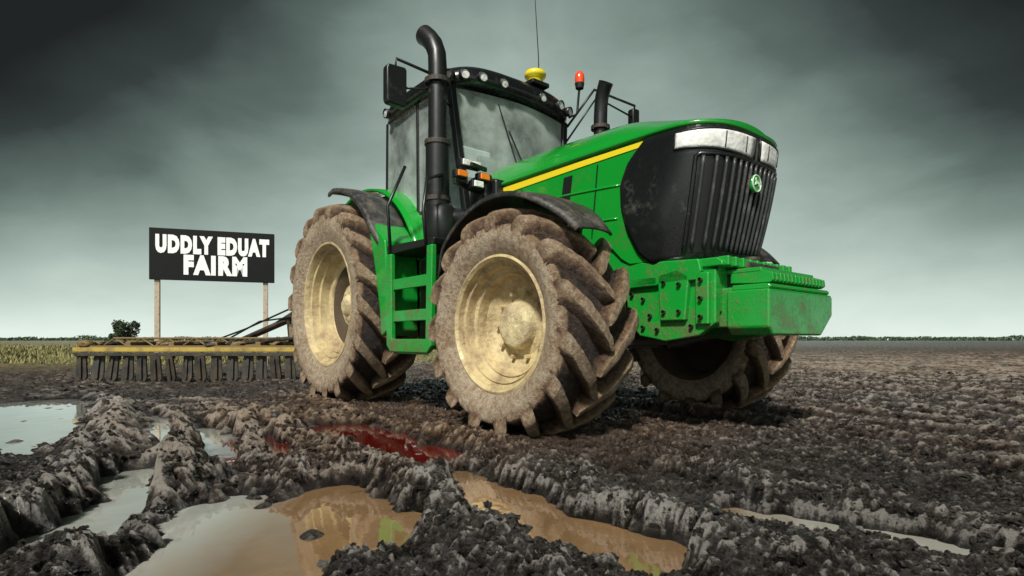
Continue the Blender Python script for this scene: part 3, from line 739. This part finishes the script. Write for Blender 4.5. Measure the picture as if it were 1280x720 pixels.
def wsf(i,j):
    lo=Vector((-1.40,-0.60+1.2*i,1.62)); hi=Vector((-1.50,-0.75+1.5*i,ZR-0.02)); p=lo.lerp(hi,j); p.x+=0.12*math.sin(math.pi*i); return p
make('windscreen',[grid(wsf,16,6)],'glass',cab,smooth=True)
for s in (-1,1):
    quad('door_glass',(-1.43,s*0.65,1.65),(-2.05,s*0.79,1.65),(-2.05,s*0.80,ZR-.02),(-1.52,s*0.775,ZR-.02),'glass',cab)
    quad('side_window',(-2.07,s*0.79,1.70),(-2.78,s*0.76,1.80),(-2.77,s*0.76,ZR-.02),(-2.07,s*0.80,ZR-.02),'glass',cab)
    make('lower_cab_panel',[prism([(-1.95,1.66),(-2.78,1.76),(-2.78,2.22),(-2.55,2.30),(-2.1,2.05),(-1.95,1.85)],s*0.80,s*0.83)],'green',cab,bevel=0.01)
quad('rear_window',(-2.81,-0.72,1.8),(-2.81,0.72,1.8),(-2.80,0.72,ZR-.03),(-2.80,-0.72,ZR-.03),'glass',cab)
make('door_handle',[beam((-1.95,-0.83,1.95),(-1.75,-0.82,1.95),0.03,0.035)],'dark',cab,bevel=0.008)
make('cowl',[prism([(-1.36,1.6),(-1.0,1.6),(-1.0,2.14),(-1.30,2.22),(-1.40,2.22)],-0.60,0.60),box((-1.2,-0.62,1.95),(0.25,0.10,0.5)),box((-1.2,0.62,1.95),(0.25,0.10,0.5))],'black',cab,bevel=0.03)
make('wiper',[tube([(-1.26,0.05,2.28),(-1.30,-0.2,2.75)],0.009,6),tube([(-1.30,-0.10,2.45),(-1.34,-0.30,3.0)],0.007,6)],'black',cab)
# interior
make('seat',[prism([(-2.45,2.0),(-2.0,2.0),(-1.98,2.12),(-2.36,2.16),(-2.46,2.62),(-2.57,2.61),(-2.57,2.05)],-0.25,0.25),box((-2.53,0,2.72),(0.09,0.28,0.16)),box((-2.3,-0.33,2.3),(0.4,0.08,0.06)),box((-2.25,0.36,2.32),(0.5,0.16,0.1))],'seat',cab,bevel=0.04,segs=3)
sw=[tube([(-1.75+0.19*math.cos(a)*0.45,0.19*math.sin(a),2.45+0.19*math.cos(a)*0.9) for a in np.linspace(0,2*math.pi,29)],0.016,8),tube([(-1.52,0,1.8),(-1.72,0,2.43)],0.04,12),beam((-1.75,-0.18,2.45),(-1.75,0.18,2.45),0.03,0.02)]
make('steering_wheel',sw,'black',cab,smooth=True)
make('dashboard',[box((-1.52,0,2.05),(0.22,0.5,0.4)),box((-2.05,-0.1,1.7),(1.1,1.1,0.04))],'interior',cab,bevel=0.03)
make('armrest_console',[box((-2.1,0.55,1.95),(0.5,0.12,0.5))],'interior',cab,bevel=0.03)
make('monitor',[box((-1.55,-0.30,2.42),(0.05,0.22,0.22))],'interior',cab,bevel=0.02)
make('headliner',[box((-2.1,0,ZR+0.02),(1.2,1.3,0.02))],'interior',cab)
# --- roof
def superring(sc,z,n=64,fx=0):
    vs=[]
    for k in range(n):
        a=2*math.pi*k/n; c,s_=math.cos(a),math.sin(a)
        vs.append((-2.10+fx+0.80*sc*math.copysign(abs(c)**0.5,c),0.88*sc*math.copysign(abs(s_)**0.5,s_),z))
    return vs
lay=[(0.90,3.09),(0.97,3.095),(1.0,3.115),(1.0,3.18),(0.98,3.23),(0.93,3.27),(0.82,3.32),(0.62,3.36),(0.35,3.39),(0.01,3.40)]
vs=[];fs=[];n=64
for sc,z in lay: vs+=superring(sc,z)
vs=[(x,y,z+0.05*(1-min(1,(y/0.9)**2))+0.01*sm(-2.6,-1.3,x)) for x,y,z in vs]
for i in range(len(lay)-1):
    for k in range(n): a=i*n+k;b=i*n+(k+1)%n; fs.append((a,b,b+n,a+n))
fs.append(tuple(range(n-1,-1,-1)))
roof=make('roof',[(vs,fs)],'black_gloss',T,smooth=True)
def rl(u,v,z,ang,name='work_light',r=0.042):
    o=make(name,[lathe([(-0.05,0.0),(-0.05,r*1.15),(0.016,r*1.25),(0.018,r*1.05),(0.004,r)],20,(0,0,0),'x')],'black',roof,smooth=True)
    o.location=(u,v,z); o.rotation_euler=(0,0.12,ang)
    l=make('work_light_lens',[lathe([(0.006,r*1.02),(0.008,r*0.6),(0.010,0.0)],20,(0,0,0),'x')],'lamp2',roof,smooth=True)
    l.location=(u,v,z); l.rotation_euler=(0,0.12,ang)
for (v,a) in ((-0.70,-0.25),(-0.52,-0.12),(-0.26,-0.05),(0.26,0.05),(0.52,0.12),(0.70,0.25)):
    rl(-1.300-0.045*(abs(v)>0.6),v,3.170+0.05*(1-abs(v)),a)
rl(-1.40,-0.850,3.15,-1.2); rl(-2.6,-0.870,3.15,-1.57)
rec=make('satellite_receiver',[lathe([(3.37,0.08),(3.44,0.085),(3.455,0.11),(3.485,0.118),(3.515,0.10),(3.535,0.06),(3.54,0.0)],28,(-1.42,0.26,0),'z')],'yellow',T,smooth=True)
make('receiver_bracket',[box((-1.42,0.26,3.37),(0.20,0.24,0.05))],'black',rec,bevel=0.015)
bc=make('beacon',[lathe([(3.58,0.05),(3.62,0.055),(3.68,0.05),(3.71,0.03),(3.715,0)],20,(-1.40,0.92,0),'z')],'red',T,smooth=True)
make('beacon_stalk',[tube([(-1.45,0.80,3.18),(-1.42,0.90,3.24),(-1.40,0.92,3.56)],0.014,8),lathe([(3.52,0.045),(3.58,0.055)],20,(-1.40,0.92,0),'z')],'black',bc,smooth=True)
make('antenna',[tube([(-1.75,0.62,3.36),(-1.74,0.60,3.9),(-1.70,0.48,4.9)],[0.010,0.006,0.003],6)],'black',T)
def mirror(sd,u,vm,zc,k=1.0):
    o=make('mirror',[prism([(vm-0.10*k,zc-0.19*k),(vm+0.09*k,zc-0.20*k),(vm+0.105*k,zc-0.17*k),(vm+0.105*k,zc+0.17*k),(vm+0.09*k,zc+0.20*k),(vm-0.10*k,zc+0.19*k),(vm-0.115*k,zc+0.15*k),(vm-0.115*k,zc-0.15*k)],u-0.04,u+0.05,'x')],'black',T,bevel=0.018)
    make('mirror_arm',[tube([(-1.48,sd*0.80,3.08),(u+0.05,sd*1.0,zc+0.22*k),(u+0.02,vm,zc+0.27*k),(u,vm,zc+0.15*k)],0.014,8),tube([(-1.48,sd*0.78,2.90),(u+0.04,sd*1.05,zc+0.05),(u+0.02,vm-sd*0.05,zc)],0.011,8)],'black',o,smooth=True)
    quad('mirror_glass',(u-0.043,vm-0.09*k,zc-0.16*k),(u-0.043,vm+0.09*k,zc-0.16*k),(u-0.043,vm+0.09*k,zc+0.16*k),(u-0.043,vm-0.09*k,zc+0.16*k),'slat',o)
mirror(-1,-1.48,-1.36,2.92,0.9); mirror(1,-1.30,1.76,3.36,0.55)
lb=make('lamp_bracket',[beam((-1.22,-0.62,2.05),(-1.05,-1.02,2.05),0.03,0.05),beam((-1.15,-0.60,2.25),(-1.02,-0.86,2.22),0.03,0.04)],'black',T,bevel=0.006)
for (u,v,z,m) in ((-1.12,-0.74,2.26,'lamp'),(-1.06,-0.88,2.24,'lamp'),(-1.04,-0.70,2.14,'amber'),(-1.02,-0.96,2.12,'amber'),(-1.0,-0.80,2.05,'lamp')):
    o=make('front_lamp',[box((u-0.03,v,z),(0.07,0.13,0.075))],'black',lb,bevel=0.012)
    make('lamp_lens',[box((u+0.012,v,z),(0.02,0.10,0.055))],m,lb,bevel=0.008)
make('rear_linkage',[tube([(-3.3,-0.3,1.3),(-4.4,-0.4,0.75)],0.045,10),tube([(-3.3,0.3,1.3),(-4.4,0.4,0.75)],0.045,10),tube([(-3.4,0,1.35),(-4.4,0,1.2)],0.04,10),beam((-3.3,-0.4,0.7),(-4.5,-0.42,0.55),0.05,0.1),beam((-3.3,0.4,0.7),(-4.5,0.42,0.55),0.05,0.1)],'dark',T)
# ------------------------------------------------------------ IMPLEMENT
H=empty('harrow',(-5.0,9.2,0)); H['label']='low muddy harrow with yellow beam and row of dark tines'; H['category']='farm implement'
make('frame',[box((0.0,0.0,0.53),(4.0,0.12,0.10)),box((0.0,0.9,0.56),(3.9,0.10,0.10)),box((0,1.9,0.56),(3.8,0.10,0.10))]+[beam((x,-0.05,0.60),(x*0.9,2.3,0.62),0.09,0.08) for x in (-1.9,-1.2,-0.5,0.2,0.9,1.6)],'rust',H,bevel=0.012)
make('beam',[box((-0.0,-0.12,0.515),(4.05,0.05,0.07))],'impyellow',H,bevel=0.01)
make('tool_bar',[box((0,-0.10,0.44),(4.0,0.06,0.06))],'dark',H,bevel=0.01)
tn=None
for k in range(17):
    x=-1.93+3.86*k/16
    if tn is None:
        tn=make('tine',[prism([(-0.075,0.43),(0.075,0.43),(0.08,0.30),(0.09,0.08),(0.04,-0.02),(-0.05,-0.02),(-0.09,0.06),(-0.08,0.30)],-0.02,0.02,'y'),box((0,0.05,0.42),(0.05,0.12,0.10)),box((0,-0.035,0.22),(0.04,0.03,0.34))],'dark',H,bevel=0.008); tn.location=(x,-0.06,0)
    else:
        c_=tn.copy(); COL.objects.link(c_); c_.parent=H; c_.location=(x+random.uniform(-.015,.015),-0.06,random.uniform(-.02,0)); c_.rotation_euler=(random.uniform(-.15,.15),random.uniform(-.06,.06),random.uniform(-.3,.3)); c_.scale=(random.uniform(.85,1.15),1,1)
for k in range(9):
    x=-1.8+0.44*k
    make('lattice_brace',[tube([(x,0.2,0.56),(x+0.22,0.2,0.70),(x+0.44,0.2,0.56)],0.014,6)],'rust',H)
make('lattice_rail',[tube([(-1.6,0.2,0.70),(2.0,0.2,0.70)],0.016,8)],'rust',H)
for pts,r_ in (([(0.3,0.4,0.62),(1.3,0.2,1.02),(1.95,0.0,1.25),(2.9,-0.9,0.9)],0.04),([(0.0,1.6,0.7),(1.2,0.5,1.0),(3.0,-0.8,0.8)],0.035),([(0.3,0.2,0.60),(1.6,0.1,0.72),(3.0,-0.9,0.65)],0.035)):
    make('drawbar',[tube(pts,r_,10)],'dark',H,smooth=True)
make('mast',[tube([(1.3,0.2,1.02),(1.3,0.3,0.6)],0.04,8)],'dark',H); make('mast',[tube([(0.9,0.3,0.85),(1.7,0.1,1.3)],0.03,8)],'dark',H)
for pts in ([(0.2,0.3,0.66),(0.8,0.25,0.98),(1.5,0.1,1.06),(2.2,-0.4,1.15),(2.9,-0.9,1.1)],[(-0.3,0.9,0.66),(0.5,0.4,0.86),(1.4,0.1,1.2),(2.9,-0.9,1.15)]):
    make('hydraulic_hose',[tube(pts,0.015,6)],'black',H,smooth=True)
for k in range(60):
    x=random.uniform(-1.95,1.9); y=random.uniform(-0.05,2.2); s_=random.uniform(0.04,0.12)
    o=make('mud_lump',[(variants[k%14]*np.array([s_*1.2,s_,s_*0.5]),[tuple(int(q) for q in t) for t in bfc])],'rust' if k%3 else 'dark',H,smooth=True); o.location=(x,y,0.61)
# ------------------------------------------------------------ SIGN
p0=Vector((-8.45,13.3,0)); p1=Vector((-5.98,14.15,0)); ang=math.atan2(p1.y-p0.y,p1.x-p0.x); wd=(p1-p0).length
SG=empty('farm_sign',((p0.x+p1.x)/2,(p0.y+p1.y)/2,0),None,ang); SG['label']='black wooden farm sign with white lettering on two posts'; SG['category']='sign'
make('board',[box((0,0,2.70),(wd+0.1,0.05,1.22))],'board',SG,bevel=0.01)
for x in (-wd/2+0.10,wd/2-0.16): make('post',[box((x,0.075,1.25),(0.11,0.10,3.0))],'wood',SG,bevel=0.008)
def text(body,x,z,size,sx,off,name):
    cu=bpy.data.curves.new('t','FONT'); cu.body=body; cu.size=size; cu.extrude=0.004; cu.offset=off; cu.align_x='CENTER'; cu.align_y='CENTER'; cu.resolution_u=3; cu.space_character=1.22
    ob=bpy.data.objects.new('t',cu); COL.objects.link(ob); bpy.context.view_layer.update()
    me=bpy.data.meshes.new_from_object(ob.evaluated_get(bpy.context.evaluated_depsgraph_get())); bpy.data.objects.remove(ob)
    w_=max(v.co.x for v in me.vertices)-min(v.co.x for v in me.vertices)
    me.materials.clear(); me.materials.append(M['white'])
    o=bpy.data.objects.new(name,me); link(o,SG); o.location=(x,-0.032,z); o.rotation_euler=(math.pi/2,0,0); o.scale=(sx/w_,1,1)
    return o
text('UDDLY EDUAT',0.0,2.92,0.52,2.46,0.042,'lettering'); text('FAIRM',0.05,2.44,0.58,1.38,0.040,'lettering')
# ------------------------------------------------------------ TREES
def foliage(n,fn,size):
    V=[];F=[]
    for i in range(n):
        c=Vector(fn()); s=size*random.uniform(.6,1.4)
        a=Vector((random.gauss(0,1),random.gauss(0,1),random.gauss(0,1))).normalized(); b=a.orthogonal().normalized(); d=a.cross(b)
        k=len(V); V+=[tuple(c+b*s),tuple(c+d*s*0.7),tuple(c-b*s),tuple(c-d*s*0.7)]; F.append((k,k+1,k+2,k+3))
    return (V,F)
def bush(x,y,w,h,label,name='tree'):
    R_=empty(name,(x,y,0)); R_['label']=label; R_['category']='tree'
    br=[tube([(0,0,-0.1),(0.03*w,0,h*0.3),(0,0.02,h*0.6)],[0.05*w,0.04*w,0.02*w],8)]
    lobes=[]
    for i in range(11):
        a=random.uniform(0,6.28); r_=random.uniform(0.1,0.36)*w; z=random.uniform(0.35,0.8)*h; lobes.append((r_*math.cos(a),r_*math.sin(a),z,random.uniform(0.12,0.22)*w)); br.append(tube([(0,0,h*0.25),(r_*math.cos(a),r_*math.sin(a),z)],[0.02*w,0.008*w],6))
    make('trunk',br,'bark',R_)
    def fn():
        l=random.choice(lobes); v=Vector((random.gauss(0,1),random.gauss(0,1),random.gauss(0,1))).normalized()*l[3]*random.uniform(.5,1.1)
        return (l[0]+v.x,l[1]+v.y,max(0.1,l[2]+v.z*0.9))
    make('crown',[foliage(2600,fn,0.035*w)],'leaf',R_)
bush(-41.0,60,3.0,3.0,'small round green tree at the edge of the field')
def band(x0,x1,y,h,n,name):
    def fn():
        x=random.uniform(x0,x1); top=h*(0.45+0.55*abs(mnoise.noise(Vector((x*0.03,y,0))))*1.8+0.15*mnoise.noise(Vector((x*0.2,y,3))))
        return (x,y+random.uniform(-6,6),random.uniform(0,max(0.5,top)))
    o=make(name,[foliage(n,fn,1.0)],'farleaf'); o['kind']='stuff'
band(120,760,620,7.5,11000,'far_woodland'); band(-620,-60,600,5.0,8000,'far_woodland')
# ------------------------------------------------------------ WORLD
w=bpy.data.worlds.new('World'); S.world=w; w.use_nodes=True; nt=w.node_tree; nt.nodes.clear(); L=nt.links
o=nn(nt,'ShaderNodeOutputWorld'); tc=nn(nt,'ShaderNodeTexCoord'); sp=nn(nt,'ShaderNodeSeparateXYZ'); L.new(tc.outputs['Generated'],sp.inputs[0])
mp=nn(nt,'ShaderNodeMapping'); L.new(tc.outputs['Generated'],mp.inputs[0]); mp.inputs['Scale'].default_value=(1.0,1.0,2.2); mp.inputs['Rotation'].default_value=(0,math.radians(12),0)
n1=noise(nt,2.3,6,0.50,mp.outputs[0],0.3); n2=noise(nt,6.5,6,0.55,mp.outputs[0],0.4)
x2=mathn(nt,'MULTIPLY',mathn(nt,'MULTIPLY',sp.outputs[0],sp.outputs[0]),2.6)
fz=mathn(nt,'MAXIMUM',sp.outputs[2],0.0)
el=mathn(nt,'ADD',mathn(nt,'MULTIPLY',fz,0.70),mathn(nt,'MULTIPLY',x2,mathn(nt,'MULTIPLY',fz,1.6)))
el=mathn(nt,'ADD',el,mathn(nt,'MULTIPLY',mathn(nt,'MULTIPLY',mathn(nt,'MAXIMUM',mathn(nt,'MULTIPLY',sp.outputs[0],-1.0),0.0),fz),0.40))
# added brightness in the unseen sky behind the viewer, lighting tractor and reflections
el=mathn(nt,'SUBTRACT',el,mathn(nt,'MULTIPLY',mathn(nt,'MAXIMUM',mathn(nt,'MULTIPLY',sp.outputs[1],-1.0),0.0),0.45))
el=mathn(nt,'ADD',el,mathn(nt,'MULTIPLY',mathn(nt,'SUBTRACT',n1.outputs[0],0.5),0.34))
el=mathn(nt,'ADD',el,mathn(nt,'MULTIPLY',mathn(nt,'SUBTRACT',n2.outputs[0],0.5),0.10))
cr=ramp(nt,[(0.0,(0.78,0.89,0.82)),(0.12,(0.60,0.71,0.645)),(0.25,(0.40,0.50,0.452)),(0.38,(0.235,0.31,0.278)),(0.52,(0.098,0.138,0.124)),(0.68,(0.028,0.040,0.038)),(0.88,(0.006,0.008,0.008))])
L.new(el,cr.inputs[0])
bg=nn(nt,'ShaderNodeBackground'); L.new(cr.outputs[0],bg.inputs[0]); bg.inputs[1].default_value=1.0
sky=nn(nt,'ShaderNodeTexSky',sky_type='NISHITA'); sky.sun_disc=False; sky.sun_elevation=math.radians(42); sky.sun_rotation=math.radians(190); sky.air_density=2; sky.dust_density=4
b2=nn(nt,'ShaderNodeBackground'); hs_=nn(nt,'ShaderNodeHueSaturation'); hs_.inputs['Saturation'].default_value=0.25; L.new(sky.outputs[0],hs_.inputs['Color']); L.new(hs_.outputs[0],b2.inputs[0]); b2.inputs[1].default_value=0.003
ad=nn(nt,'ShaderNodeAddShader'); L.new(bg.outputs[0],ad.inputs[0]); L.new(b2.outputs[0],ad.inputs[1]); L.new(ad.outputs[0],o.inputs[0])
sd_=bpy.data.lights.new('sun','SUN'); sd_.energy=4.9; sd_.angle=math.radians(6); sd_.color=(1,0.97,0.90)
so=bpy.data.objects.new('sun',sd_); COL.objects.link(so); so.rotation_euler=Vector((0.22,0.68,-0.70)).to_track_quat('-Z','Y').to_euler()
# ------------------------------------------------------------ CAMERA
cd=bpy.data.cameras.new('camera'); cam=bpy.data.objects.new('camera',cd); COL.objects.link(cam)
cam.location=(0,0,0.67); cam.rotation_euler=(math.radians(90),0,0); cd.sensor_width=36; cd.lens=709/1280*36; cd.shift_y=65/1280; cd.clip_start=0.05; cd.clip_end=6000
S.camera=cam
S.view_settings.view_transform='Standard'; S.view_settings.look='None'; S.view_settings.exposure=0
